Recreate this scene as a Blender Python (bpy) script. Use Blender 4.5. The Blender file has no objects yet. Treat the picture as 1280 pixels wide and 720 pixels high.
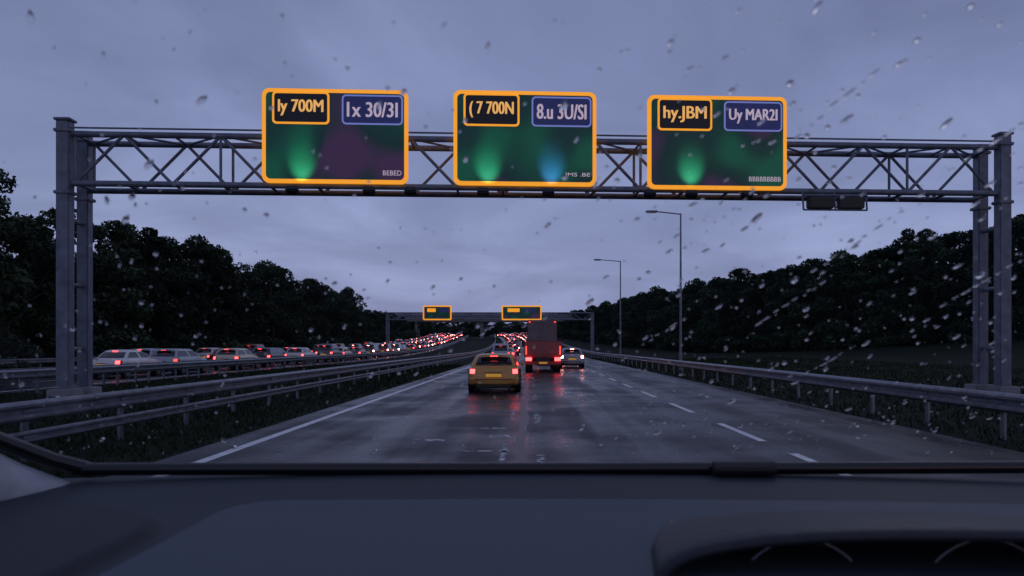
import bpy, bmesh, math, random
import numpy as np
from mathutils import Vector, Matrix
random.seed(7); rng=np.random.default_rng(7)
scene=bpy.context.scene
EYE=1.6
def sm(t): t=max(0.0,min(1.0,t)); return t*t*(3-2*t)
def rise(y): return 5.5*sm((y-80)/260.0)
def cv(y): return -11.0*(max(0.0,y-90)/240.0)**2 if y<500 else -32.0-.09*(y-500)
def gh(x,y):
    h=rise(y)
    if x>22: h+=4.0*sm((x-22)/60.0)*sm((y+20)/80)
    if x<-30: h+=1.5*sm((-x-30)/40.0)*sm((250-y)/60)
    return h
# ---------------- materials
def newmat(name):
    m=bpy.data.materials.new(name); m.use_nodes=True
    nt=m.node_tree; return m,nt,nt.nodes["Principled BSDF"]
def simple(name,col,rough=0.5,metal=0.0,emit=None,es=0.0,var=0.15,scale=6.0,bump=0.0,coat=0.0,spec=0.5):
    m,nt,b=newmat(name)
    b.inputs['Roughness'].default_value=rough; b.inputs['Metallic'].default_value=metal
    b.inputs['Specular IOR Level'].default_value=spec
    b.inputs['Coat Weight'].default_value=coat
    tc=nt.nodes.new('ShaderNodeTexCoord'); n=nt.nodes.new('ShaderNodeTexNoise')
    n.inputs['Scale'].default_value=scale; n.inputs['Detail'].default_value=6
    nt.links.new(tc.outputs['Object'],n.inputs['Vector'])
    r=nt.nodes.new('ShaderNodeValToRGB')
    r.color_ramp.elements[0].position=0.3; r.color_ramp.elements[1].position=0.7
    r.color_ramp.elements[0].color=tuple(c*(1-var) for c in col)+(1,)
    r.color_ramp.elements[1].color=tuple(min(1,c*(1+var)) for c in col)+(1,)
    nt.links.new(n.outputs['Fac'],r.inputs['Fac']); nt.links.new(r.outputs['Color'],b.inputs['Base Color'])
    if emit:
        b.inputs['Emission Color'].default_value=tuple(emit)+(1,); b.inputs['Emission Strength'].default_value=es
    if bump:
        bp=nt.nodes.new('ShaderNodeBump'); bp.inputs['Strength'].default_value=bump; bp.inputs['Distance'].default_value=0.02
        nt.links.new(n.outputs['Fac'],bp.inputs['Height']); nt.links.new(bp.outputs['Normal'],b.inputs['Normal'])
    return m
def road_mat(name,wet=1.0):
    m,nt,b=newmat(name); L=nt.links.new; N=nt.nodes.new
    tc=N('ShaderNodeTexCoord')
    mp=N('ShaderNodeMapping'); mp.inputs['Scale'].default_value=(1.1,0.05,1); L(tc.outputs['Object'],mp.inputs['Vector'])
    st=N('ShaderNodeTexNoise'); st.inputs['Scale'].default_value=1.0; st.inputs['Detail'].default_value=5; L(mp.outputs[0],st.inputs['Vector'])
    bl=N('ShaderNodeTexNoise'); bl.inputs['Scale'].default_value=0.45; bl.inputs['Detail'].default_value=8; L(tc.outputs['Object'],bl.inputs['Vector'])
    fi=N('ShaderNodeTexNoise'); fi.inputs['Scale'].default_value=55; fi.inputs['Detail'].default_value=4; L(tc.outputs['Object'],fi.inputs['Vector'])
    mx=N('ShaderNodeMath'); mx.operation='MULTIPLY'; L(st.outputs['Fac'],mx.inputs[0]); L(bl.outputs['Fac'],mx.inputs[1])
    r=N('ShaderNodeValToRGB'); r.color_ramp.elements[0].position=0.15; r.color_ramp.elements[1].position=0.38
    r.color_ramp.elements[0].color=(0.010,0.012,0.016,1); r.color_ramp.elements[1].color=(0.036,0.039,0.048,1)
    L(mx.outputs[0],r.inputs['Fac'])
    mm=N('ShaderNodeMixRGB'); mm.blend_type='MULTIPLY'; mm.inputs[0].default_value=0.6
    L(r.outputs['Color'],mm.inputs[1]); L(fi.outputs['Fac'],mm.inputs[2]); L(mm.outputs[0],b.inputs['Base Color'])
    rr=N('ShaderNodeMapRange'); rr.inputs['From Min'].default_value=0.16; rr.inputs['From Max'].default_value=0.34
    rr.inputs['To Min'].default_value=0.20; rr.inputs['To Max'].default_value=0.5
    L(mx.outputs[0],rr.inputs['Value']); L(rr.outputs[0],b.inputs['Roughness'])
    b.inputs['Specular IOR Level'].default_value=0.12
    bp=N('ShaderNodeBump'); bp.inputs['Strength'].default_value=0.4; bp.inputs['Distance'].default_value=0.007
    L(fi.outputs['Fac'],bp.inputs['Height']); L(bp.outputs['Normal'],b.inputs['Normal'])
    return m
M={}
M['road']=road_mat('wet_asphalt')
M['grass']=simple('verge_grass',(0.010,0.016,0.008),0.95,var=0.5,scale=1.5,bump=0.6,spec=0.1)
M['blade']=simple('grass_blades',(0.018,0.028,0.012),0.8,var=0.4,scale=3,spec=0.1)
M['white']=simple('road_paint',(0.66,0.66,0.66),0.4,var=0.25,scale=9,bump=0.2)
M['steel']=simple('galvanised_steel',(0.18,0.20,0.23),0.42,0.55,var=0.3,scale=5)
M['gsteel']=simple('gantry_paint',(0.13,0.15,0.19),0.5,0.2,var=0.3,scale=3,bump=0.1)
M['concrete']=simple('concrete',(0.24,0.24,0.25),0.85,var=0.2,scale=1)
M['yellow']=simple('sign_yellow',(0.8,0.38,0.02),0.5,emit=(1.0,0.36,0.02),es=0.80,var=0.12,scale=3)  # emission stands in for light retroreflected by the sign borders
M['yellow2']=simple('sign_amber_text',(0.8,0.45,0.1),0.5,emit=(1.0,0.50,0.14),es=0.65)
M['black']=simple('sign_black',(0.006,0.006,0.007),0.4)
M['blue']=simple('sign_blue',(0.02,0.035,0.14),0.4,var=0.3,scale=2,emit=(.05,.06,.3),es=.12)
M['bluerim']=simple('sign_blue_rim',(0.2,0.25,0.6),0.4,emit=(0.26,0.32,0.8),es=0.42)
M['signwhite']=simple('sign_white',(0.75,0.7,0.75),0.4,emit=(0.85,0.62,0.7),es=0.36)
m,nt,b_=newmat('sign_green_glow'); tcn=nt.nodes.new('ShaderNodeTexCoord'); nn=nt.nodes.new('ShaderNodeTexNoise'); nn.inputs['Scale'].default_value=.75; nn.inputs['Detail'].default_value=0
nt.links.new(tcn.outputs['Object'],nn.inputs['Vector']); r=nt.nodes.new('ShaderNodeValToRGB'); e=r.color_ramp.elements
e[0].position=.28; e[0].color=(.05,.008,.06,1); e[1].position=.76; e[1].color=(.0,.075,.035,1); q=e.new(.45); q.color=(.001,.010,.009,1); q=e.new(.6); q.color=(0,.024,.015,1)  # purple and green patches are reflection glows put into the emission
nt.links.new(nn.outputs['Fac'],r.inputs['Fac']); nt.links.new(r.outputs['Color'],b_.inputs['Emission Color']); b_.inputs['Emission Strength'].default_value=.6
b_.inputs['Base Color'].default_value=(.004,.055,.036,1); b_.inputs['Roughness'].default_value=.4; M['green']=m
M['dark']=simple('dark_plastic',(0.012,0.012,0.014),0.55)
M['tyre']=simple('tyre_rubber',(0.015,0.015,0.015),0.8)
M['glassdark']=simple('car_glass',(0.01,0.012,0.016),0.08,coat=0.3)
M['rim']=simple('alloy_rim',(0.35,0.35,0.37),0.3,0.8)
M['tail']=simple('tail_lamp',(0.4,0.01,0.01),0.3,emit=(1.0,0.05,0.05),es=8.0,var=0.05)
M['tailhot']=simple('brake_lamp_bright',(0.4,0.05,0.05),0.3,emit=(1.0,0.26,0.2),es=32.0,var=0.05)
M['taildim']=simple('tail_lamp_dim',(0.4,0.01,0.01),0.3,emit=(1.0,0.05,0.03),es=3,var=0.05)
M['reflector']=simple('red_reflector',(0.4,0.01,0.01),0.3,var=0.05)
M['plate']=simple('number_plate',(0.7,0.42,0.05),0.4,emit=(1,0.5,0.05),es=0.25)
M['headglass']=simple('headlamp_glass',(0.5,0.5,0.52),0.1)
paints={'gold':(0.50,0.25,0.05),'white':(0.6,0.58,0.55),'silver':(0.33,0.35,0.38),'red':(0.26,0.02,0.015),
        'blue':(0.03,0.06,0.14),'grey':(0.09,0.095,0.10),'black':(0.015,0.015,0.017),'cream':(0.55,0.47,0.33)}
for k,c in paints.items(): M['p_'+k]=simple('car_paint_'+k,c,0.35,0.25,coat=0.6,var=0.08,scale=2)
# ---------------- mesh helpers
def link(o,parent=None):
    scene.collection.objects.link(o)
    if parent: o.parent=parent
    return o
def empty(name,loc=(0,0,0),rot=(0,0,0)):
    e=bpy.data.objects.new(name,None); e.location=loc; e.rotation_euler=rot; e.empty_display_size=0.3
    return link(e)
def meshobj(name,v,f,mats,parent=None,midx=None,smooth=False):
    me=bpy.data.meshes.new(name); me.from_pydata([tuple(p) for p in v],[],[tuple(q) for q in f])
    for m in (mats if isinstance(mats,list) else [mats]): me.materials.append(m)
    if midx is not None: me.polygons.foreach_set('material_index',midx)
    if smooth: me.polygons.foreach_set('use_smooth',[True]*len(me.polygons))
    me.update(); return link(bpy.data.objects.new(name,me),parent)
class B:
    """accumulates boxes / tubes into one mesh"""
    def __init__(s): s.v=[];s.f=[];s.m=[];s.mats=[]
    def mi(s,mat):
        if mat not in s.mats: s.mats.append(mat)
        return s.mats.index(mat)
    def add(s,v,f,mat):
        o=len(s.v); s.v+= [tuple(p) for p in v]; k=s.mi(mat)
        for q in f: s.f.append(tuple(i+o for i in q)); s.m.append(k)
    def box(s,c,d,mat,bev=0.0,R=None):
        bm=bmesh.new(); bmesh.ops.create_cube(bm,size=1)
        for v in bm.verts: v.co=Vector((v.co.x*d[0],v.co.y*d[1],v.co.z*d[2]))
        if bev: bmesh.ops.bevel(bm,geom=list(bm.edges),offset=bev,segments=2,affect='EDGES')
        if R: 
            for v in bm.verts: v.co=R@v.co
        bm.verts.index_update()
        s.add([v.co+Vector(c) for v in bm.verts],[[v.index for v in f.verts] for f in bm.faces],mat); bm.free()
    def tube(s,a,b,r,mat,n=10,r2=None):
        a=Vector(a);b=Vector(b);d=(b-a).normalized(); r2=r if r2 is None else r2
        u=d.orthogonal().normalized(); w=d.cross(u); v=[]
        for i in range(n):
            t=2*math.pi*i/n; v.append(a+(u*math.cos(t)+w*math.sin(t))*r)
        for i in range(n):
            t=2*math.pi*i/n; v.append(b+(u*math.cos(t)+w*math.sin(t))*r2)
        f=[(i,(i+1)%n,n+(i+1)%n,n+i) for i in range(n)]+[tuple(range(n))[::-1],tuple(range(n,2*n))]
        s.add(v,f,mat)
    def rrect(s,cx,cz,w,h,r,y0,y1,mat,n=6):
        pts=[]
        for (sx,sz,a0) in ((1,1,0),(-1,1,90),(-1,-1,180),(1,-1,270)):
            for i in range(n+1):
                a=math.radians(a0+90*i/n)
                pts.append((cx+sx*(w/2-r)+r*math.cos(a),cz+sz*(h/2-r)+r*math.sin(a)))
        k=len(pts); v=[(x,y0,z) for x,z in pts]+[(x,y1,z) for x,z in pts]
        f=[(i,(i+1)%k,k+(i+1)%k,k+i) for i in range(k)]+[tuple(range(k)),tuple(range(k,2*k))[::-1]]
        s.add(v,f,mat)
    def obj(s,name,parent=None,smooth=False):
        return meshobj(name,s.v,s.f,s.mats,parent,s.m,smooth)
def mesh_of(b,name):
    me=bpy.data.meshes.new(name); me.from_pydata(b.v,[],b.f)
    for m in b.mats: me.materials.append(m)
    me.polygons.foreach_set('material_index',b.m); me.update(); return me
# ---------------- world
w=bpy.data.worlds.new("World"); scene.world=w; w.use_nodes=True; nt=w.node_tree; N=nt.nodes.new; L=nt.links.new
bg=nt.nodes['Background']
sky=N('ShaderNodeTexSky'); sky.sky_type='NISHITA'; sky.sun_disc=False
sky.sun_elevation=math.radians(2); sky.sun_rotation=math.radians(150)
tc=N('ShaderNodeTexCoord'); sp=N('ShaderNodeSeparateXYZ'); L(tc.outputs['Generated'],sp.inputs[0])
az=N('ShaderNodeMath'); az.operation='ABSOLUTE'; L(sp.outputs['Z'],az.inputs[0])
ad=N('ShaderNodeMath'); ad.operation='ADD'; ad.inputs[1].default_value=0.22; L(az.outputs[0],ad.inputs[0])
dx=N('ShaderNodeMath'); dx.operation='DIVIDE'; L(sp.outputs['X'],dx.inputs[0]); L(ad.outputs[0],dx.inputs[1])
dy=N('ShaderNodeMath'); dy.operation='DIVIDE'; L(sp.outputs['Y'],dy.inputs[0]); L(ad.outputs[0],dy.inputs[1])
cb=N('ShaderNodeCombineXYZ'); L(dx.outputs[0],cb.inputs['X']); L(dy.outputs[0],cb.inputs['Y'])
n1=N('ShaderNodeTexNoise'); n1.inputs['Scale'].default_value=1.25; n1.inputs['Detail'].default_value=7; n1.inputs['Roughness'].default_value=0.53; n1.inputs['Distortion'].default_value=0.6
L(cb.outputs[0],n1.inputs['Vector'])
rp=N('ShaderNodeValToRGB'); L(n1.outputs['Fac'],rp.inputs['Fac'])
e=rp.color_ramp.elements; e[0].position=0.28; e[0].color=(0.150,0.178,0.340,1); e[1].position=0.72; e[1].color=(0.285,0.330,0.570,1)
q=e.new(0.5); q.color=(0.205,0.240,0.445,1)
hz=N('ShaderNodeMapRange'); hz.inputs['From Min'].default_value=0.0; hz.inputs['From Max'].default_value=0.45; hz.inputs['To Min'].default_value=1.22; hz.inputs['To Max'].default_value=0.90
L(sp.outputs['Z'],hz.inputs['Value']); vs=N('ShaderNodeVectorMath'); vs.operation='SCALE'; L(rp.outputs['Color'],vs.inputs[0]); L(hz.outputs[0],vs.inputs['Scale'])
mxs=N('ShaderNodeMixRGB'); mxs.blend_type='MIX'; mxs.inputs[0].default_value=0.02
L(vs.outputs[0],mxs.inputs[1]); L(sky.outputs['Color'],mxs.inputs[2])
L(mxs.outputs[0],bg.inputs['Color']); bg.inputs['Strength'].default_value=1.0
scene.view_settings.view_transform='Standard'; scene.view_settings.look='None'; scene.view_settings.exposure=0
sd=bpy.data.lights.new('sun','SUN'); sd.energy=0.06; sd.angle=math.radians(20); sd.color=(1,0.93,0.85)
so=link(bpy.data.objects.new('sun',sd)); so.rotation_euler=(math.radians(60),0,math.radians(150))
# ---------------- camera
cd=bpy.data.cameras.new('camera'); cam=link(bpy.data.objects.new('camera',cd)); scene.camera=cam
cam.location=(0,0,EYE); cam.rotation_euler=(math.radians(90),0,0)
cd.sensor_width=36; cd.lens=26; cd.shift_x=-0.0172; cd.shift_y=0.05625; cd.clip_start=0.02; cd.clip_end=6000
cd.dof.use_dof=True; cd.dof.focus_distance=26; cd.dof.aperture_fstop=9
# ---------------- ground and roads
ys=[-60,-20,0]+[5*i for i in range(1,76)]+[400,450,520,650,900,1400,2200,3500]
xs=[-2500,-1200,-500,-250,-120,-90,-70,-60,-50,-42,-36,-30,-24,-16,-8,0,8,16,22,28,34,40,50,60,70,82,100,140,250,500,1200,2500]
v=[(x+(cv(y) if abs(x)<200 else 0),y,gh(x,y)) for y in ys for x in xs]; nx=len(xs)
f=[(j*nx+i,j*nx+i+1,(j+1)*nx+i+1,(j+1)*nx+i) for j in range(len(ys)-1) for i in range(nx-1)]
meshobj('ground',v,f,M['grass'])
def strip(name,x0,x1,y0,y1,dz,mat,parent=None):
    yy=[y0]+[y for y in ys if y0<y<y1]+[y1]
    v=[];f=[]
    for y in yy: v+=[(x0+cv(y),y,rise(y)+dz),(x1+cv(y),y,rise(y)+dz)]
    f=[(2*i,2*i+1,2*i+3,2*i+2) for i in range(len(yy)-1)]
    return meshobj(name,v,f,mat,parent)
strip('road',-5.1,7.3,-60,450,0.02,M['road'])
strip('road',-29.5,-17.3,-60,450,0.02,M['road'])
rm=empty('road_markings')
strip('edge_line',-4.55,-4.38,-20,400,0.024,M['white'],rm)
strip('edge_line_far_carriageway',-18.1,-17.95,-20,400,0.024,M['white'],rm)
b=B()
def dash(x0,x1,y0,y1,dz=0.024,mat=None):
    a,c=cv(y0),cv(y1)
    b.add([(x0+a,y0,rise(y0)+dz),(x1+a,y0,rise(y0)+dz),(x1+c,y1,rise(y1)+dz),(x0+c,y1,rise(y1)+dz)],[(0,1,2,3)],mat or M['white'])
for (a,c) in ((8.0,10.8),(12.2,15.0),(17.4,20.3)): dash(3.78,3.92,a,c)
y=22.6
while y<330: dash(3.78,3.92,y,y+2.8); y+=5.2
y=20
while y<330:
    for x in (-21.6,-25.4): dash(x,x+.14,y,y+2.8)
    y+=6
b.obj('lane_dashes',rm)
m,nt,bs=newmat('worn_paint'); tcn=nt.nodes.new('ShaderNodeTexCoord'); nn=nt.nodes.new('ShaderNodeTexNoise'); nn.inputs['Scale'].default_value=7; nn.inputs['Detail'].default_value=8
nt.links.new(tcn.outputs['Object'],nn.inputs['Vector']); r=nt.nodes.new('ShaderNodeValToRGB'); r.color_ramp.elements[0].position=0.45; r.color_ramp.elements[1].position=0.58
nt.links.new(nn.outputs['Fac'],r.inputs['Fac']); nt.links.new(r.outputs['Color'],bs.inputs['Alpha']); bs.inputs['Base Color'].default_value=(0.4,0.4,0.42,1); bs.inputs['Roughness'].default_value=0.4
M['worn']=m
b=B(); y=8.5
while y<200: dash(0.1,0.22,y,y+2.2,mat=M['worn']); dash(-0.42,-0.34,y+.5,y+3.4,mat=M['worn']); y+=6.5
for (x,y0,ww,ll) in ((-1.9,12.2,.5,.3),(-.7,12.6,.35,.5),(-.95,14,.5,.25),(-1.3,11,1.0,.12)): dash(x,x+ww,y0,y0+ll,mat=M['worn'])
b.obj('worn_lane_line',rm)
M['tar']=simple('tar_repair',(0.012,0.012,0.015),0.35,var=0.3,spec=.25)
v=[];f=[]; y=6.0; k=0
while y<150:
    wob=.03*math.sin(y*.9)+random.uniform(-.015,.015)+cv(y)
    v+=[(-.20+wob,y,rise(y)+.0222),(-.06+wob+random.uniform(0,.03),y,rise(y)+.0222)]
    if k: f.append((2*k-2,2*k-1,2*k+1,2*k))
    k+=1; y+=.5 if y<80 else 5
meshobj('road_repair',v,f,M['tar'])
# ---------------- barriers
def barrier(name,x,y0,y1,side,beams,h=0.8):
    e=empty(name)
    prof=[(0,.15),(.035,.13),(.07,.10),(.07,.07),(.0,.02),(0,-.02),(.07,-.07),(.07,-.10),(.035,-.13),(0,-.15)]
    yy=[y0]+[y for y in ys if y0<y<y1]+[y1]
    for k,(zc,sc) in enumerate(beams):
        v=[];f=[];n=len(prof)
        for y in yy:
            for (px,pz) in prof: v.append((x+cv(y)+side*px*sc,y,rise(y)+zc+pz*sc))
        for j in range(len(yy)-1):
            for i in range(n-1): f.append((j*n+i,j*n+i+1,(j+1)*n+i+1,(j+1)*n+i))
        o=meshobj('beam_%d'%(k+1),v,f,M['steel'],e); 
        md=o.modifiers.new('s','SOLIDIFY'); md.thickness=0.008
    bb=B(); y=y0+1.0
    while y<y1:
        z=rise(y); c=cv(y)
        bb.box((x+c-side*.07,y,z+h/2-.05),(.06,.11,h),M['steel'],.008)
        bb.box((x+c-side*.02,y,z+beams[0][0]),(.06,.14,.16),M['steel'],.01)
        for zc,sc in beams: bb.box((x+c+side*.012,y,z+zc),(.03,.30,.05),M['gsteel'],.006)
        y+=2.4 if y<80 else 4.8
    bb.obj('posts',e); return e
barrier('crash_barrier',-6.9,-10,330,1,[(.70,.95),(.34,.6)])
barrier('crash_barrier',-16.3,-10,330,1,[(.68,1.0)])
barrier('crash_barrier',-17.0,-10,330,-1,[(.68,1.0)])
barrier('crash_barrier',8.0,-10,330,-1,[(.64,1.1)],.78)
barrier('crash_barrier',-30.5,-10,330,1,[(.66,1.0)])
def grass(name,x0,x1,y0,y1,n,h):
    X=rng.uniform(x0,x1,n); Y=y0+(y1-y0)*rng.uniform(0,1,n)**1.6; v=[];f=[]
    for i in range(n):
        a=rng.uniform(0,6.28); hh=h*rng.uniform(.4,1.3); wd=.012+.0006*Y[i]; z=gh(X[i],Y[i])
        c,s=math.cos(a)*wd,math.sin(a)*wd; lx,ly=rng.normal(0,.35,2)*hh
        k=len(v); v+=[(X[i]-c,Y[i]-s,z),(X[i]+c,Y[i]+s,z),(X[i]+lx,Y[i]+ly,z+hh)]; f.append((k,k+1,k+2))
    return v,f
V=[];F=[]
for a in ((-16.9,-5.2,8,60,26000,.12),(7.35,30,10,90,30000,.14)):
    v,f=grass('g',*a); o=len(V); V+=v; F+=[tuple(i+o for i in q) for q in f]
meshobj('grass',V,F,M['blade'])
# ---------------- gantry
def text_mesh(body,size,name):
    cu=bpy.data.curves.new(name,'FONT'); cu.body=body; cu.size=size; cu.offset=0; cu.extrude=0.004; cu.align_x='CENTER'; cu.align_y='CENTER'; cu.resolution_u=3
    o=bpy.data.objects.new(name,cu); scene.collection.objects.link(o); bpy.context.view_layer.update()
    me=bpy.data.meshes.new_from_object(o.evaluated_get(bpy.context.evaluated_depsgraph_get())); bpy.data.objects.remove(o); return me
def put_text(body,cx,cz,wid,hgt,y,mat,parent,heavy=True):
    me=text_mesh(body,1.0,'lettering'); me.materials.clear(); me.materials.append(mat)
    co=np.array([p.co[:] for p in me.vertices]); w0=co[:,0].max()-co[:,0].min(); h0=co[:,1].max()-co[:,1].min()
    mx=(co[:,0].max()+co[:,0].min())/2; my=(co[:,1].max()+co[:,1].min())/2
    for p in me.vertices:
        p.co=Vector((cx+(p.co.x-mx)*wid/w0,y-p.co.z,cz+(p.co.y-my)*hgt/h0))
    for k,(ox,oz) in enumerate(((-.014,0),(.014,.004)) if heavy else ((0,0),)):
        o=bpy.data.objects.new('lettering',me); o.location=(ox,-k*.0015,oz); link(o,parent)
def t3_w(s): return .115*len(s)
def sign_panel(parent,name,cx,cz,W,H,y,t1,t2,t3,glow=True):
    e=bpy.data.objects.new(name,None); link(e,parent)
    b=B()
    b.rrect(cx,cz,W,H,.22,y,y+.10,M['yellow'])
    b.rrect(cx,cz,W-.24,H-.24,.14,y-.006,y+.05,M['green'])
    for sx in (-.3,.3): b.box((cx+W*sx,y+.2,cz),(.1,.18,H*.9),M['gsteel'])
    x1=cx-W*.235; z1=cz+H*.295; w1=W*.39; h1=H*.345
    b.rrect(x1,z1,w1,h1,.13,y-.016,y-.004,M['yellow']); b.rrect(x1,z1,w1-.13,h1-.13,.08,y-.022,y-.012,M['black'])
    x2=cx+W*.255; w2=W*.42
    b.rrect(x2,z1-.03,w2,h1*.92,.13,y-.016,y-.004,M['bluerim']); b.rrect(x2,z1-.03,w2-.10,h1*.92-.10,.09,y-.022,y-.012,M['blue'])
    b.obj('panel',e)
    put_text(t1,x1,z1,w1*.78,h1*.50,y-.027,M['yellow2'],e)
    put_text(t2,x2,z1-.03,w2*.82,h1*.46,y-.027,M['signwhite'],e)
    put_text(t3,cx+W*.5-.2-t3_w(t3)/2,cz-H*.385,t3_w(t3),.15,y-.012,M['signwhite'],e,False)
    return e
GA=math.atan2(1.6,30.8)
g=empty('sign_gantry',(0.6,24.1,0),(0,0,GA))
b=B(); HW=14.85; ZT=8.12; ZB=6.60; D=.55; gm=M['gsteel']
for yy in (-D,D):
    b.tube((-HW,yy,ZT),(HW,yy,ZT),.095,gm,12); b.tube((-HW,yy,ZB),(HW,yy,ZB),.095,gm,12)
    nb=20; bw=2*(HW-.2)/nb
    for i in range(nb):
        x0=-HW+.2+i*bw; up=(i%2==0)^(yy>0)
        b.tube((x0,yy,ZB if up else ZT),(x0+bw,yy,ZT if up else ZB),.05,gm,8)
        if i%3==0: b.tube((x0,yy,ZB),(x0,yy,ZT),.045,gm,8)
for i in range(nb+1):
    x0=-HW+.2+i*bw
    for z in (ZT,ZB): b.tube((x0,-D,z),(x0,D,z),.04,gm,8)
    if i<nb: b.tube((x0,-D if i%2 else D,ZT),(x0+bw,D if i%2 else -D,ZT),.035,gm,8)
b.box((0,0,ZB+.10),(2*HW-1,.5,.05),gm); b.tube((-HW,-D-.1,ZT+.17),(HW,-D-.1,ZT+.17),.03,gm,8)
b.obj('truss',g)
b=B()
for sx in (-1,1):
    for yy in (-D,D):
        HP=8.5 if yy<0 else 8.4
        b.box((sx*(HW+.1),yy,HP/2),(.40 if yy<0 else .36,.34,HP),gm,.03)
        b.box((sx*(HW+.1),yy,HP+.04),(.5,.44,.08),gm,.02); b.box((sx*(HW+.1),yy,.12),(.75,.7,.3),M['concrete'],.03)
        for k in range(2): b.box((sx*(HW+.1),yy,ZB-.3+k*1.9),(.50,.44,.1),gm,.02)
    for z in (1.5,3.5,5.5): b.tube((sx*(HW+.1),-D,z),(sx*(HW+.1),D,z+.0),.07,gm,8)
b.obj('legs',g)
YS=-.80
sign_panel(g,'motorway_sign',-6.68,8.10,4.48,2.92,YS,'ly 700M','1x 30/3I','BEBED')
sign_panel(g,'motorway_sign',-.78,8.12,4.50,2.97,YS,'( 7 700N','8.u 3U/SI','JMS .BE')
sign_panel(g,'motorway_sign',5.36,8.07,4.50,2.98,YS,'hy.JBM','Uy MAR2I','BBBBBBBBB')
b=B()
for i,x in enumerate((-7.85,-5.55,-4.3,-2.1,-.1,3.05,4.35,6.1)):
    b.tube((x,-.5,6.55),(x,-1.35,6.33),.03,gm,8); b.box((x,-1.38,6.30),(.36,.26,.2),M['dark'],.04,Matrix.Rotation(math.radians(-25),3,'X'))
b.obj('sign_floodlights',g)
for x,col,en in ((-7.85,(.4,1,.6),260),(-2.1,(.4,1,.65),260),(4.35,(.45,1,.65),260),(-.1,(.25,.3,1),420)):  # blue lamp added to imitate a windscreen reflection; green tints deepen the sign glow
    ld=bpy.data.lights.new('sign_glow_spot','SPOT'); ld.energy=en; ld.color=col; ld.spot_size=math.radians(52); ld.spot_blend=1; ld.shadow_soft_size=.08
    lo=link(bpy.data.objects.new('sign_glow_spot',ld),g); lo.location=(x+.15,-1.55,6.45)
    lo.rotation_euler=Vector((0,.85,.80)).to_track_quat('-Z','Y').to_euler()
b=B()
for x in (8.75,9.75): 
    b.box((x,-.7,6.2),(.85,.25,.36),M['dark'],.03)
b.tube((8.2,-.7,6.45),(10.3,-.7,6.45),.04,gm); b.tube((8.2,-.7,5.98),(10.3,-.7,5.98),.03,gm)
for x in (8.2,9.25,10.3): b.tube((x,-.7,5.98),(x,-.6,6.65),.03,gm)
b.obj('equipment_frame',g)
g2=empty('sign_gantry',(-.5,112,rise(112)))
b=B()
for z in (6.0,7.0):
    for yy in (-.4,.4): b.tube((-21,yy,z-.7),(10,yy,z-.7),.11,gm,8)
for i in range(20): b.tube((-21+i*1.55,-.4,5.3 if i%2 else 6.3),(-19.45+i*1.55,-.4,6.3 if i%2 else 5.3),.07,gm,6)
for x in (-21,10): b.box((x,0,3.1),(.5,.5,6.6),gm,.03)
b.obj('frame',g2)
for (cx,W,H) in ((-13.4,4.3,2.2),(-.7,6.0,2.2)):
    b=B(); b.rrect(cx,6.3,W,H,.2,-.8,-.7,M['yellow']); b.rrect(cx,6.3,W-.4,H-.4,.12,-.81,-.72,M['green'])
    b.rrect(cx-W*.2,6.7,W*.3,H*.25,.1,-.83,-.8,M['yellow']); b.rrect(cx+W*.2,6.7,W*.3,H*.25,.1,-.83,-.8,M['blue']); b.obj('motorway_sign_panel',g2)
ob=empty('road_bridge',(0,250,rise(250))); b=B()
b.box((-5,0,6.4),(110,9,1.5),M['concrete'],.05); b.box((-5,-4.6,7.6),(110,.2,1.0),M['gsteel'],.02)
for x in (-38,-16,4.5): 
    for yy in (-2.5,2.5): b.tube((x,yy,-.5),(x,yy,5.7),.5,M['concrete'],12)
b.obj('deck_and_piers',ob)
def lamp(x,y,H=10.1,arm=2.0):
    e=empty('street_lamp',(x,y,gh(x,y))); b=B()
    b.tube((0,0,0),(0,0,1.2),.11,M['steel'],12); b.tube((0,0,1.2),(0,0,H),.085,M['steel'],12,.05)
    b.tube((0,0,H-.05),(-arm,0,H+.12),.04,M['steel'],8); b.obj('column',e)
    b=B(); b.box((-arm-.25,0,H+.12),(.75,.28,.12),M['gsteel'],.04); b.box((-arm-.25,0,H+.05),(.5,.2,.04),M['headglass'],.01); b.obj('lantern',e)
lamp(9.6,47,10.0,1.6); lamp(8.9,72.5,9.9)
# ---------------- cars
def ring(hw,y0,y1,r,nc=6,nsd=12,nr=6):
    r=min(r,hw*.95); P=[];T=[]
    def seg(a,c,n,t):
        for i in range(n): k=i/n; P.append((a[0]+(c[0]-a[0])*k,a[1]+(c[1]-a[1])*k)); T.append((t,i,n))
    def arc(cx,cy,a0,n,t):
        for i in range(n): a=math.radians(a0+90*i/n); P.append((cx+r*math.cos(a),cy+r*math.sin(a))); T.append((t,i,n))
    seg((-hw+r,y0),(hw-r,y0),nr,'rear'); arc(hw-r,y0+r,270,nc,'rc1'); seg((hw,y0+r),(hw,y1-r),nsd,'side')
    arc(hw-r,y1-r,0,nc,'fc1'); seg((hw-r,y1),(-hw+r,y1),nr,'front'); arc(-hw+r,y1-r,90,nc,'fc2')
    seg((-hw,y1-r),(-hw,y0+r),nsd,'side2'); arc(-hw+r,y0+r,180,nc,'rc2')
    P=[(x,y+.10*(x/hw)**2 if t[0] in('rear','rc1','rc2') else y) for (x,y),t in zip(P,T)]
    return P,T
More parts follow.
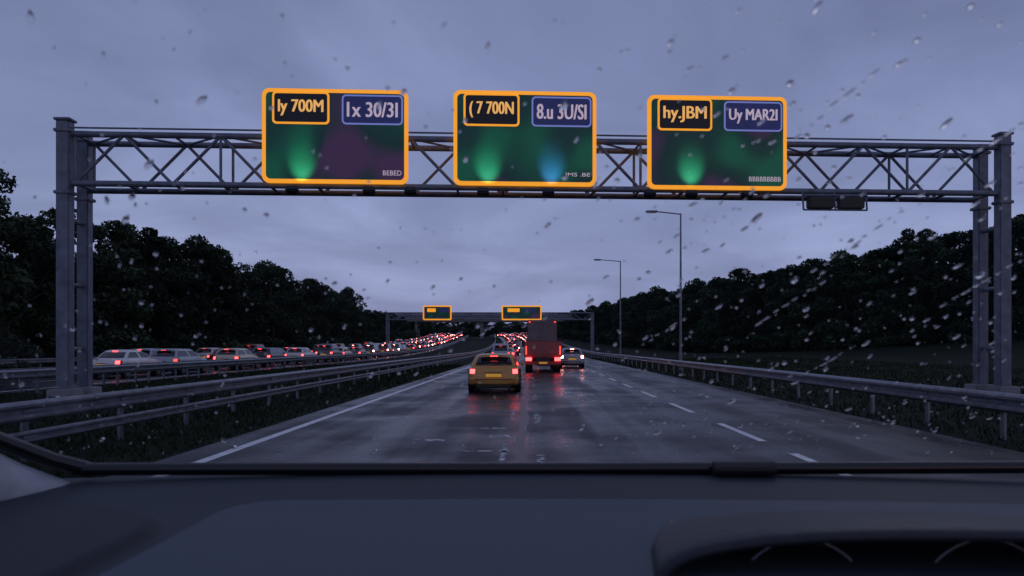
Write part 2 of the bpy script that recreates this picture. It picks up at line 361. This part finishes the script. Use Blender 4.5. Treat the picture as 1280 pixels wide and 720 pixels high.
def car_mesh(name,paint,tail,style='hatch'):
    b=B(); Lc={'hatch':4.1,'saloon':4.5,'suv':4.4}[style]; dh={'hatch':0,'saloon':-.02,'suv':.22}[style]
    P=M['p_'+paint]; TL=M[tail]
    lv=[(.17,.74,.16,Lc-.12,.25,0),(.28,.82,.03,Lc-.02,.28,0),(.34,.86,-.02,Lc,.26,0),(.52,.87,-.03,Lc,.26,0),(.57,.872,.02,Lc,.26,0),(.70,.875,.03,Lc,.24,0),
        (.86,.865,.07,Lc-.05,.24,0),(.91,.84,.10,Lc-.12,.26,0),(.94,.79,.17,Lc-.2,.30,0)]
    def put(levels,matf,cap=True):
        V=[];T=None
        for (z,hw,y0,y1,r,_) in levels:
            pts,T=ring(hw,y0,y1,r)
            for (x,y) in pts:
                zz=z+ (dh*.5 if z>.5 else 0)
                if z>.6 and z<.945 and y>Lc*.68: zz-=.24*((y-Lc*.68)/(Lc*.32))**1.4
                V.append((x,y,zz))
        n=len(T)
        groups={}
        for l in range(len(levels)-1):
            for i in range(n):
                mt=matf(l,T[i],V[l*n+i]); groups.setdefault(mt,[]).append((l*n+i,l*n+(i+1)%n,(l+1)*n+(i+1)%n,(l+1)*n+i))
        if cap: groups.setdefault(P,[]).append(tuple(range((len(levels)-1)*n,len(levels)*n)))
        o=len(b.v); b.v+=V
        for mt,fs in groups.items():
            k=b.mi(mt)
            for q in fs: b.f.append(tuple(i+o for i in q)); b.m.append(k)
    def mlow(l,t,p):
        if l==0: return M['dark']
        if t[0]=='rc1' and l==5: return TL if t[1]<3 else M['reflector']
        if t[0]=='rc2' and l==5: return TL if t[1]>2 else M['reflector']
        if t[0] in('fc1','fc2') and l==5: return M['headglass']
        if t[0]=='front' and l in(3,4): return M['dark']
        return P
    put(lv,mlow)
    if style=='saloon': yr0,yr1,yf0,yf1=.75,1.25,3.3,2.55
    else: yr0,yr1,yf0,yf1=.14,.50,Lc*.76,Lc*.57
    zt=1.36+dh
    def m(t,a,c): return a+(c-a)*t
    gl=[(.90,.80,yr0,yf0,.20,0),(.985,.775,m(.12,yr0,yr1),m(.1,yf0,yf1),.16,0),(1.15,.72,m(.45,yr0,yr1),m(.5,yf0,yf1),.14,0),(zt-.07,.655,m(.9,yr0,yr1),m(.92,yf0,yf1),.13,0),
        (zt,.61,yr1+.03,yf1-.03,.17,0),(zt+.045,.50,yr1+.18,yf1-.2,.22,0),(zt+.06,.3,yr1+.5,yf1-.5,.2,0)]
    def mg(l,t,p):
        if l in (1,2):
            if t[0] in('rear','front'): return M['glassdark']
            if t[0] in('side','side2') and t[1] not in(6,): return M['glassdark']
        return P
    put(gl,mg)
    zc=dh*.5
    b.box((0,-.0,.64+zc*.9),(.52,.03,.115),M['plate'],.004)
    b.box((0,.02,.73+zc),(.58,.05,.025),M['dark'],.008)
    b.box((0,-.03,.25),(1.2,.08,.10),M['dark'],.03)
    b.box((0,-.028,.50),(1.25,.02,.012),M['dark'])
    if style!='saloon': b.box((0,yr1-.10,zt-.01),(.95,.20,.025),P,.01); b.tube((0,yr0+.06,1.0+zc),(.24,yr0+.10,1.08+zc),.010,M['dark'],6)
    b.box((0,yr1-.205 if style!='saloon' else yr1-.03,zt-.03 ),(.26,.02,.018),TL,.004)
    for s in (-1,1):
        b.box((s*.62,-.005,.36),(.14,.02,.035),M['reflector'],.005)
        b.box((s*.93,yf0-.28,.98+zc),(.17,.10,.12),P,.035)
        b.box((s*.882,Lc*.45,.60),(.012,Lc*.42,.03),M['dark'])
        for y in (.76,Lc-.78):
            b.tube((s*.70,y,.36),(s*.879,y,.36),.375,M['dark'],20)
            b.tube((s*.68,y,.31),(s*.885,y,.31),.31,M['tyre'],22)
            b.tube((s*.88,y,.31),(s*.892,y,.31),.20,M['rim'],14); b.tube((s*.89,y,.31),(s*.897,y,.31),.06,M['dark'],10)
    me=mesh_of(b,name); 
    for p in me.polygons: p.use_smooth=True
    try: me.set_sharp_from_angle(angle=math.radians(35))
    except Exception: pass
    return me
def place(me,name,x,y,rot=0,scale=1):
    o=bpy.data.objects.new(name,me); o.location=(x+cv(y),y,rise(y)+.021); o.rotation_euler=(math.atan((rise(y+4)-rise(y))/4),0,math.radians(rot)-math.atan((cv(y+4)-cv(y))/4)); o.scale=(scale,)*3
    return link(o)
cars={}
def C(p,t,s):
    k=(p,t,s)
    if k not in cars: cars[k]=car_mesh('car_body',p,t,s)
    return cars[k]
o=place(C('gold','tail','hatch'),'hatchback_car',-1.2,24.6); o.scale=(1,1,.92)
place(C('silver','tailhot','hatch'),'hatchback_car',3.0,52,0)
place(C('white','tailhot','saloon'),'saloon_car',3.5,62)
place(C('white','tail','saloon'),'saloon_car',-20.3,35)
place(C('silver','taildim','hatch'),'hatchback_car',-19.7,39.5)
place(C('cream','tail','hatch'),'hatchback_car',-19.6,47.5)
place(C('black','tail','hatch'),'hatchback_car',-20.0,54.5)
place(C('white','tail','hatch'),'hatchback_car',-19.8,62)
cols=['white','silver','grey','red','black']; sty=['hatch','saloon','suv']
for lane,y0,sp in ((-19.8,70,7.6),(-23.5,44,9.0),(-27.2,50,10),(-2.5,66,7.5),(1.5,60,8.5),(5.6,150,18)):
    y=y0
    while y<335:
        s=random.choice(sty)
        place(C(random.choice(cols),random.choice(['tail','tail','tailhot','tailhot']) if y>80 else random.choice(['tail','taildim','tail']),s),{'hatch':'hatchback_car','saloon':'saloon_car','suv':'suv_car'}[s],lane+random.uniform(-.3,.3),y)
        y+=sp*random.uniform(.75,1.3)
# truck
M['truckgrey']=simple('truck_box_grey',(0.16,0.12,0.125),0.6,var=.25,scale=1.5)
t=empty('box_truck',(.80,43.5,.021)); b=B()
b.box((-.05,3.2,2.45),(1.75,5.8,1.30),M['truckgrey'],.05)
b.box((0,3.2,1.35),(2.24,6.04,.95),M['p_red'],.03)
for x in (-.47,.37): b.box((x,.285,2.43),(.80,.03,1.15),M['truckgrey'],.01)
for x in (-.54,.54): b.box((x,.165,1.37),(1.02,.03,.8),M['p_red'],.01)
for x in (-.15,.15): b.tube((x,.13,.95),(x,.13,1.75),.02,M['steel'],6); b.tube((x-.05,.25,1.9),(x-.05,.25,2.98),.02,M['steel'],6)
b.box((0,3.4,.72),(.9,6.4,.3),M['dark'],.02); b.box((0,.2,.55),(2.1,.12,.2),M['p_red'],.02)
b.box((0,.13,.56),(.5,.02,.11),M['plate'])
for s in (-1,1):
    b.box((s*.85,.10,.78),(.36,.08,.2),M['tail'],.02); b.box((s*.75-.05,.26,2.98),(.1,.04,.05),M['taildim'],.01)
    b.box((s*1.0,.12,1.3),(.06,.05,.5),M['taildim'],.01)
    for y in (1.3,6.9): b.tube((s*.62,y,.42),(s*1.05,y,.42),.42,M['tyre'],20); b.tube((s*1.03,y,.42),(s*1.06,y,.42),.22,M['rim'],12)
    b.box((s*1.25,7.5,1.7),(.16,.1,.4),M['dark'],.03)
b.box((0,7.3,1.35),(2.05,1.8,1.7),M['p_red'],.15); b.box((0,7.0,2.5),(1.7,1.0,.5),M['p_red'],.12)
b.obj('body',t)
# ---------------- trees
m,nt,bs=newmat('foliage'); at=nt.nodes.new('ShaderNodeVertexColor'); at.layer_name='col'
oi=nt.nodes.new('ShaderNodeObjectInfo'); mr=nt.nodes.new('ShaderNodeMapRange'); mr.inputs['To Min'].default_value=.6; mr.inputs['To Max'].default_value=1.25
nt.links.new(oi.outputs['Random'],mr.inputs['Value']); ml=nt.nodes.new('ShaderNodeVectorMath'); ml.operation='SCALE'
nt.links.new(at.outputs['Color'],ml.inputs[0]); nt.links.new(mr.outputs[0],ml.inputs['Scale']); nt.links.new(ml.outputs[0],bs.inputs['Base Color'])
bs.inputs['Roughness'].default_value=.75; bs.inputs['Specular IOR Level'].default_value=.15; M['leaf']=m
M['bark']=simple('bark',(0.05,0.04,0.03),.9,var=.4,scale=8,bump=.5)
def tree_mesh(seed,H=12,nc=46,leaves=170,rad=3.6,low=.22,bush=False):
    r=np.random.default_rng(seed); b=B()
    cl=[]
    for i in range(nc):
        a=r.uniform(0,6.283); u=r.uniform(0,1); z=H*(low+(.93-low)*u)
        env=rad*(math.sin(math.pi*min(.97,(.18+.80*u)))**.6)
        rr=env*math.sqrt(r.uniform(.05,1))*r.uniform(.75,1.12); cl.append((rr*math.cos(a),rr*math.sin(a),z,r.uniform(.6,1.25)*(.8 if u>.85 else 1)))
    if not bush:
        pts=[Vector((0,0,-.3))]; 
        for k in range(1,7): pts.append(Vector((r.normal(0,.12)*k*.5,r.normal(0,.12)*k*.5,H*.14*k)))
        for k in range(6): b.tube(pts[k],pts[k+1],.24*(1-k*.13),M['bark'],8,.24*(1-(k+1)*.13))
        for c in cl[::2]:
            k=min(5,max(1,int(c[2]/(H*.14))-1)); a=pts[k]; e=Vector(c[:3]); mid=a.lerp(e,.5)+Vector((0,0,-.25)); b.tube(a,mid,.09,M['bark'],5,.055); b.tube(mid,e,.055,M['bark'],5,.02)
    nb=len(b.v)
    V=[];cols=[]
    for c in cl:
        n=leaves; d=r.normal(size=(n,3)); d/=np.linalg.norm(d,axis=1)[:,None]
        rad_=c[3]*(r.uniform(.35,1.0,n)**.5)[:,None]*np.array([1.1,1.1,.75]); p=np.array(c[:3])+d*rad_
        t1=r.normal(size=(n,3)); t1/=np.linalg.norm(t1,axis=1)[:,None]; t2=np.cross(t1,r.normal(size=(n,3))); t2/=np.linalg.norm(t2,axis=1)[:,None]
        s=r.uniform(.10,.24,n)[:,None]
        q=np.stack([p-t1*s,p-t2*s*.55,p+t1*s,p+t2*s*.55],1).reshape(-1,3); V.append(q)
        base=np.array([.030,.052,.028])*r.uniform(.5,1.35); cc=base*(.7+.5*r.uniform(size=(n,1)))*(.75+.35*(d[:,2:3]>0)); cols.append(np.repeat(cc,4,axis=0))  # upper side of each clump coloured lighter, shading put into the leaf colour
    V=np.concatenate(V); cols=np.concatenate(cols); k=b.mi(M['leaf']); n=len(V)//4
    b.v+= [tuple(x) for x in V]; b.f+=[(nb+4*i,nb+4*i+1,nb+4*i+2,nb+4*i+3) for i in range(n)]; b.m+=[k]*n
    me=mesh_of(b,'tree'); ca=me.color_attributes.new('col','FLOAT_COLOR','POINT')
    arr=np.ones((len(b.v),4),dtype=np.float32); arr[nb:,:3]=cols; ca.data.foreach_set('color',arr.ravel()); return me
T=[tree_mesh(s,rad=rd,nc=ncl) for s,rd,ncl in ((1,3.7,50),(2,3.2,44),(3,4.2,58),(4,3.4,48),(5,3.9,54))]
BU=[tree_mesh(11,H=3.2,nc=16,leaves=170,rad=2.2,low=.05,bush=True),tree_mesh(12,H=2.6,nc=14,leaves=160,rad=2.4,low=.05,bush=True)]
def tree(x,y,s,parent=None,name='broadleaf_tree',me=None,dz=0):
    o=bpy.data.objects.new(name,me or random.choice(T)); o.location=(x+cv(y),y,gh(x,y)+dz); o.rotation_euler=(0,0,random.uniform(0,6.28))
    o.scale=(s*random.uniform(.95,1.2),s*random.uniform(.95,1.2),s); link(o,parent); return o
y=34
while y<150:
    s=1.0+random.uniform(-.12,.1)+(.15 if y<50 else 0)+(-.03 if y>100 else 0)
    tree(-34.5+random.uniform(-1.5,1.5),y,s); y+=random.uniform(4.2,6)
tm=empty('tree_mass')
y=32
while y<330:
    far=y>150
    for x in (-41,-48):
        tree(x+random.uniform(-2,2),y+random.uniform(-2,2),(1.0 if not far else .75)*random.uniform(.85,1.0),tm,'tree')
    if far: tree(-36+random.uniform(-2,2),y,.65*random.uniform(.8,1.1),tm,'tree')
    y+=5.5 if y<150 else 7
hb=empty('hedgerow'); y=28
while y<220:
    tree(-32.5+random.uniform(-.8,.8),y,random.uniform(.7,1.1),hb,'shrub',random.choice(BU)); tree(-36+random.uniform(-.8,.8),y,random.uniform(.9,1.4),hb,'shrub',random.choice(BU)); y+=3.2
rt=empty('woodland')
edge=[(64,72),(57,85),(44,102),(31,122),(25,168),(21,230),(19,330)]
hs=[1.28,1.25,1.15,1.05,.97,.85,.75]
for k in range(len(edge)-1):
    a=Vector(edge[k]); c=Vector(edge[k+1]); n=max(2,int((c-a).length/4.6)); nrm=Vector((abs((c-a).y),abs((c-a).x)*.9)).normalized()
    for i in range(n):
        p=a.lerp(c,i/n); s=hs[k]+(hs[k+1]-hs[k])*i/n
        for row in range(3):
            pp=p+nrm*row*5.5+Vector((random.uniform(-1.2,1.2),random.uniform(-1.2,1.2)))
            nm='broadleaf_tree' if (row==0 and k<3) else 'tree'
            tree(pp.x,pp.y,s*random.uniform(.9,1.08),None if nm=='broadleaf_tree' else rt,nm)
        tree(p.x-2,p.y-1.5,random.uniform(.9,1.4),hb,'shrub',random.choice(BU)); tree(p.x+1.5,p.y,random.uniform(1.0,1.6),hb,'shrub',random.choice(BU))
for i in range(10): tree(66+i*3.0,70-i*3,1.1,rt,'tree')
fb=empty('distant_trees')
x=-95
while x<90:
    for yy in (372,395): tree(x+random.uniform(-2,2),yy+random.uniform(-6,6),random.uniform(.72,1.0)*(1 if x<0 else .8),fb,'tree')
    if abs(x-1)>9 : tree(x,362,random.uniform(1.3,1.9),fb,'shrub',random.choice(BU))
    tree(x+2.5,410,random.uniform(1.6,2.2),fb,'shrub',random.choice(BU))
    x+=5.2
# ---------------- car interior
m,nt,bs=newmat('dash_vinyl'); 
tcn=nt.nodes.new('ShaderNodeTexCoord'); vo=nt.nodes.new('ShaderNodeTexVoronoi'); vo.inputs['Scale'].default_value=420; nt.links.new(tcn.outputs['Object'],vo.inputs['Vector'])
bp=nt.nodes.new('ShaderNodeBump'); bp.inputs['Strength'].default_value=.25; bp.inputs['Distance'].default_value=.0006; nt.links.new(vo.outputs['Distance'],bp.inputs['Height']); nt.links.new(bp.outputs['Normal'],bs.inputs['Normal'])
at=nt.nodes.new('ShaderNodeVertexColor'); at.layer_name='col'; nt.links.new(at.outputs['Color'],bs.inputs['Base Color'])
bs.inputs['Roughness'].default_value=.6; bs.inputs['Specular IOR Level'].default_value=.25; M['vinyl']=m
M['vinyld']=simple('dash_vinyl_dark',(.020,.024,.030),.5,scale=60,bump=.1,spec=.3)
M['pillar']=simple('pillar_trim',(.32,.34,.36),.7,scale=40)
M['gloss']=simple('gloss_black',(.006,.006,.007),.2)
dsh=empty('dashboard',(0,0,EYE))
def dz(x,y): return -.178+.008*sm((y-.75)/.2)-.02*(x*x)-.25*max(0,.42-y)
def sdr(x,y,x0,x1,y0,y1,r):
    cx,cy=(x0+x1)/2,(y0+y1)/2; qx=abs(x-cx)-(x1-x0)/2+r; qy=abs(y-cy)-(y1-y0)/2+r
    return -(math.hypot(max(qx,0),max(qy,0))+min(max(qx,qy),0)-r)
nx_,ny_=420,190; v=[];cl_=[]
for j in range(ny_+1):
    for i in range(nx_+1):
        x=-1.05+2.1*i/nx_; yv=.30+.69*j/ny_
        d1=sdr(x,yv,-.335,.90,.1,.83,.06); d2=sdr(x,yv,-1.3,-.352,.1,.80,.12)
        z=dz(x,yv)+.005*sm(d1/.010+.2)+.010*sm(d2/.014+.2)
        v.append((x,yv,z)); t1=sm(d1/.006+.5); t2=sm(d2/.006+.5)
        c=np.array([.028,.035,.044])*(1-t1)+np.array([.064,.082,.098])*t1; c=c*(1-t2)+np.array([.016,.020,.026])*t2; cl_.append((*c,1))
f=[(j*(nx_+1)+i,j*(nx_+1)+i+1,(j+1)*(nx_+1)+i+1,(j+1)*(nx_+1)+i) for j in range(ny_) for i in range(nx_)]
o=meshobj('dash_top',v,f,M['vinyl'],dsh,smooth=True); ca=o.data.color_attributes.new('col','FLOAT_COLOR','POINT'); ca.data.foreach_set('color',np.array(cl_,dtype=np.float32).ravel())
def sweep(name,pts,rad,mat,parent,n=14,flat=1.0):
    v=[];f=[]
    for k,p in enumerate(pts):
        p=Vector(p); d=(Vector(pts[min(k+1,len(pts)-1)])-Vector(pts[max(k-1,0)])).normalized(); u=d.cross(Vector((0,0,1))).normalized(); w_=d.cross(u)
        for i in range(n): a=2*math.pi*i/n; v.append(p+(u*math.cos(a)+w_*math.sin(a)*flat)*rad[k])
    for k in range(len(pts)-1):
        for i in range(n): f.append((k*n+i,k*n+(i+1)%n,(k+1)*n+(i+1)%n,(k+1)*n+i))
    return meshobj(name,v,f,mat,parent,smooth=True)
pts=[]
for i in range(41):
    x=-.60+1.75*i/40 ; pts.append((x,.985-.06*x*x*(1 if x<0 else .3),-.160-.004*math.cos(x*2.2)))
sweep('windscreen_seal',pts,[.0085]*41,M['gloss'],dsh,10)
b=B(); b.tube((.24,.965,-.160),(.32,.965,-.160),.009,M['dark'],12); b.obj('sensor_pod',dsh)
sweep('a_pillar_trim',[(-.60,.96,-.215),(-.645,.90,-.185),(-.69,.82,-.13),(-.74,.70,-.04),(-.80,.5,.12),(-.86,.3,.28)],[.035,.045,.05,.052,.052,.052],M['pillar'],dsh)
sweep('a_pillar_seal',[(-.575,.975,-.165),(-.61,.94,-.145),(-.655,.87,-.10),(-.71,.76,-.02),(-.77,.57,.12),(-.83,.37,.28)],[.010]*6,M['gloss'],dsh)
def arch(cx,w,h,n=40):
    o=[]
    for i in range(n+1):
        a=math.pi*i/n; c,s=math.cos(a),math.sin(a)
        o.append((cx-w*math.copysign(abs(c)**.8,c),h*abs(s)**.7))
    return o
cx=.300; v=[];f=[]
secs=[(.76,.10,-.006,-.178),(.73,.150,.010,-.178),(.69,.180,.024,-.178),(.63,.197,.036,-.179),(.57,.205,.043,-.180),(.552,.207,.043,-.180),(.545,.204,.040,-.180),(.547,.197,.035,-.180),(.58,.19,.030,-.180),(.70,.15,.012,-.178)]
n=41
for (yy,w_,h_,z0) in secs:
    for (x,z) in arch(cx,w_,h_): v.append((x,yy,z0+z))
for k in range(len(secs)-1):
    for i in range(n-1): f.append((k*n+i,k*n+i+1,(k+1)*n+i+1,(k+1)*n+i))
meshobj('binnacle_hood',v,f,M['vinyld'],dsh,smooth=True)
b=B(); b.box((cx,.69,-.195),(.34,.01,.06),M['gloss']); b.box((cx,.60,-.196),(.36,.18,.02),M['gloss'])
b.obj('instrument_face',dsh)
def tor(cx_,cy,cz,R,r,name,mat):
    v=[];f=[]
    for i in range(48):
        a=2*math.pi*i/48
        for j in range(8):
            t=2*math.pi*j/8; v.append((cx_+(R+r*math.cos(t))*math.cos(a),cy+r*math.sin(t),cz+(R+r*math.cos(t))*math.sin(a)))
    for i in range(48):
        for j in range(8): f.append((i*8+j,i*8+(j+1)%8,((i+1)%48)*8+(j+1)%8,((i+1)%48)*8+j))
    meshobj(name,v,f,mat,dsh,smooth=True)
M['chrome']=simple('dial_rim',(.12,.14,.17),.3,.8)
tor(.22,.60,-.212,.055,.002,'dial_rim',M['chrome']); tor(.37,.60,-.212,.055,.002,'dial_rim',M['chrome'])
# windscreen + rain
ws=empty('windscreen',(0,0,EYE))
m,nt,bs=newmat('windscreen_glass'); nt.nodes.remove(bs); out=nt.nodes['Material Output']
tr=nt.nodes.new('ShaderNodeBsdfTransparent'); tr.inputs['Color'].default_value=(.97,.985,.98,1); gl=nt.nodes.new('ShaderNodeBsdfGlossy'); gl.inputs['Roughness'].default_value=.02
mx=nt.nodes.new('ShaderNodeMixShader'); mx.inputs[0].default_value=.03; nt.links.new(tr.outputs[0],mx.inputs[1]); nt.links.new(gl.outputs[0],mx.inputs[2]); nt.links.new(mx.outputs[0],out.inputs['Surface'])
A=math.radians(35); up=Vector((0,-math.cos(A),math.sin(A))); base=Vector((0,1.0,-.162)); nrm=Vector((0,math.sin(A),math.cos(A)))
P=lambda x,t: base+Vector((x,0,0))+up*t
meshobj('glass_pane',[P(-.62,0),P(1.15,0),P(1.0,.95),P(-.8,.95)],[(0,1,2,3)],m,ws)
m,nt,bs=newmat('rain_water'); bs.inputs['Base Color'].default_value=(1,1,1,1); bs.inputs['Roughness'].default_value=0; bs.inputs['IOR'].default_value=1.33; bs.inputs['Transmission Weight'].default_value=1; M['water']=m
bm=bmesh.new(); bmesh.ops.create_icosphere(bm,subdivisions=2,radius=1); sv=np.array([v.co[:] for v in bm.verts]); bm.verts.index_update(); sf=[[q.index for q in f_.verts] for f_ in bm.faces]; bm.free()
V=[];F=[]; X=Vector((1,0,0))
def drop(x,t,r,el=1,ang=0):
    c=P(x,t)+nrm*(.002); a=(X*math.cos(ang)+up*math.sin(ang)); bb=nrm.cross(a)
    o=len(V)
    for p in sv: V.append(tuple(c+a*(p[0]*r*el)+bb*(p[1]*r)+nrm*(p[2]*r*.75)))
    F.extend([[i+o for i in q] for q in sf])
for i in range(2100):
    x=random.uniform(-.62,.9); t=random.uniform(.03,.72)
    if random.random()<.5 and x<.05: continue
    r=min(.00075*math.exp(random.gauss(.15,.5)),.0026)
    drop(x,t,r,random.choice([1,1.2,1.8,3.0]),random.uniform(.6,1.3))
for (x,t,n) in ((.33,.52,14),(.36,.60,12),(.23,.32,9),(.26,.40,9),(.40,.35,9),(.15,.45,6),(.30,.22,7),(-.05,.30,3),(.12,.28,5),(.44,.45,9),(.20,.55,7)):
    for k in range(n):
        drop(x+k*.006+random.uniform(-.002,.002),t+k*.009+random.uniform(-.002,.002),.0008*random.uniform(.6,1.4),random.uniform(2,6),random.uniform(.85,1.05))
meshobj('raindrops',V,F,M['water'],ws,smooth=True)
